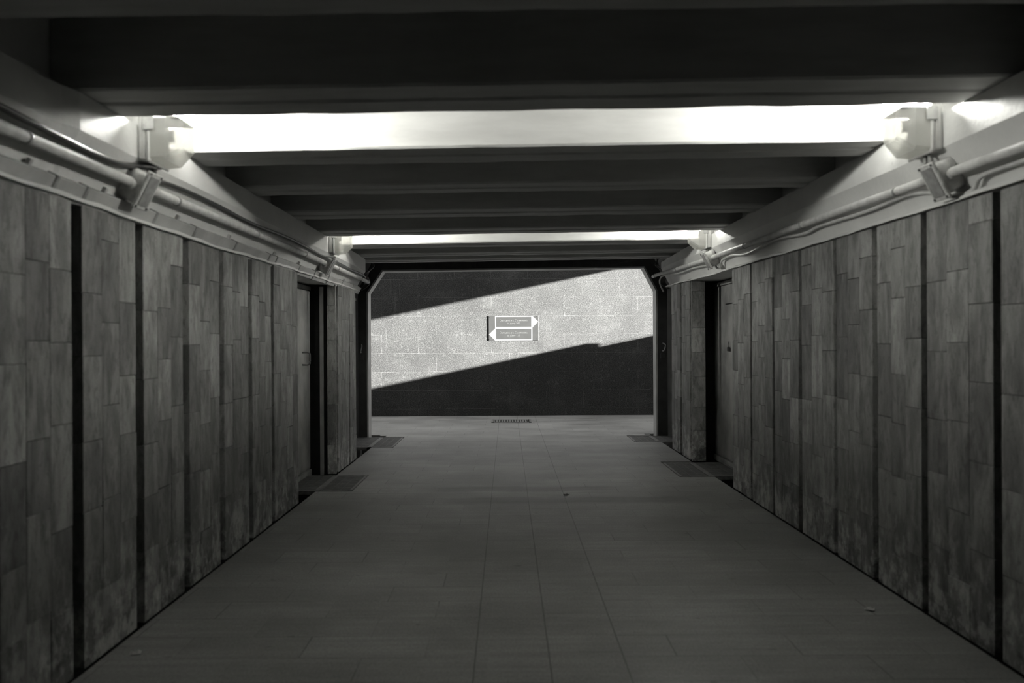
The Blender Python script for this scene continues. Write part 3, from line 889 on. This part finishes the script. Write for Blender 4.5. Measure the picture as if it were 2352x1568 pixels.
# trunking below the left conduit
tr = thing('cable_trunking', 'pale grey jointed cable trunking along the left cornice under the conduit', 'trunking')
ycuts = [-6.5, -5.0, -3.5, -2.0, -0.5, 1.0, 2.2, 3.73, 4.0, 4.79, 5.4, 6.2, 7.08, 7.3, 8.1, 8.75, 9.42, 10.2, 10.9, 11.5]
for i, (a, b_) in enumerate(zip(ycuts, ycuts[1:])):
    m0 = box_frame(-1, a, H + 0.695)
    lift = R.choice([0.0, 0.002, 0.004])
    MB().cbox((0.004, b_ - a - 0.004), (-0.048, 0.045), (0.0, 0.045 + lift), 0.003, m0).build('cover', M['trunk'], tr)
    cp = MB().cbox((-0.014, 0.014), (-0.053, 0.050), (-0.0, 0.052), 0.003, m0)
    cp.build('joint_clip', M['lid'], tr)
for y in (3.55, 4.22, 5.15, 6.1, 7.3, 8.15, 9.3, 10.4):
    m0 = box_frame(-1, y, H + 0.695)
    MB().cbox((-0.012, 0.012), (-0.075, -0.045), (0.0, 0.02), 0.002, m0).build('fixing_tab', M['trunk'], tr)

# loose dark cables at both upper corners of the portal
def bundle(side, x, label):
    b = MB()
    for k in range(5):
        q = 0.035 * k
        b.tube(smooth_path([(x + side * (0.02 + q * 0.6), 13.30 + 0.03 * k, 2.80), (x + side * (0.05 - q * 0.3), 13.34, 2.66), (x + side * (0.10 + q * 0.4), 13.30 - 0.02 * k, 2.52),
                            (x + side * (0.08 + 0.5 * q), 13.36, 2.40), (x + side * (0.20 + q * 0.2), 13.38, 2.30)], 5), 0.011, 7)
    return tag(b.build('cable_bundle', M['rubber'], None, True), label, 'cable')
bundle(-1, -2.03, 'tangle of black cables in the upper left corner beside the portal frame')
bundle(1, 2.27, 'tangle of black cables in the upper right corner beside the portal frame')

# ------------------------------------------------------------------ litter
def scrap(x, y, s, mat, name, label, cat, rz):
    b = MB(); n = 4; vs = []
    for i in range(n + 1):
        for j in range(n + 1):
            u, v = i / n - 0.5, j / n - 0.5
            vs.append((u * s * (1 + 0.3 * R.random()), v * s * 0.6 * (1 + 0.3 * R.random()), 0.004 + abs(R.gauss(0, 0.12)) * s))
    fs = [(i * (n + 1) + j, (i + 1) * (n + 1) + j, (i + 1) * (n + 1) + j + 1, i * (n + 1) + j + 1) for i in range(n) for j in range(n)]
    b.add(vs, fs); o = b.build(name, mat)
    md = o.modifiers.new('thickness', 'SOLIDIFY'); md.thickness = 0.0015; md.offset = 1
    o.location = (x, y, 0.0005); o.rotation_euler = (0, 0, rz)
    return tag(o, label, cat)
scrap(-1.80, 4.2, 0.045, M['paper'], 'paper_scrap', 'crumpled pale paper scrap on the floor by the left wall', 'litter', 0.3)
scrap(2.00, 4.82, 0.045, M['paper'], 'paper_scrap', 'crumpled pale paper scrap on the floor near the right wall', 'litter', -0.4)
scrap(2.18, 8.15, 0.04, M['paper'], 'paper_scrap', 'tiny pale scrap against the foot of the right wall', 'litter', 1.0)
scrap(0.57, 8.48, 0.05, M['leaf'], 'dry_leaf', 'small dark curled leaf on the floor in the middle of the passage', 'leaf', 0.8)
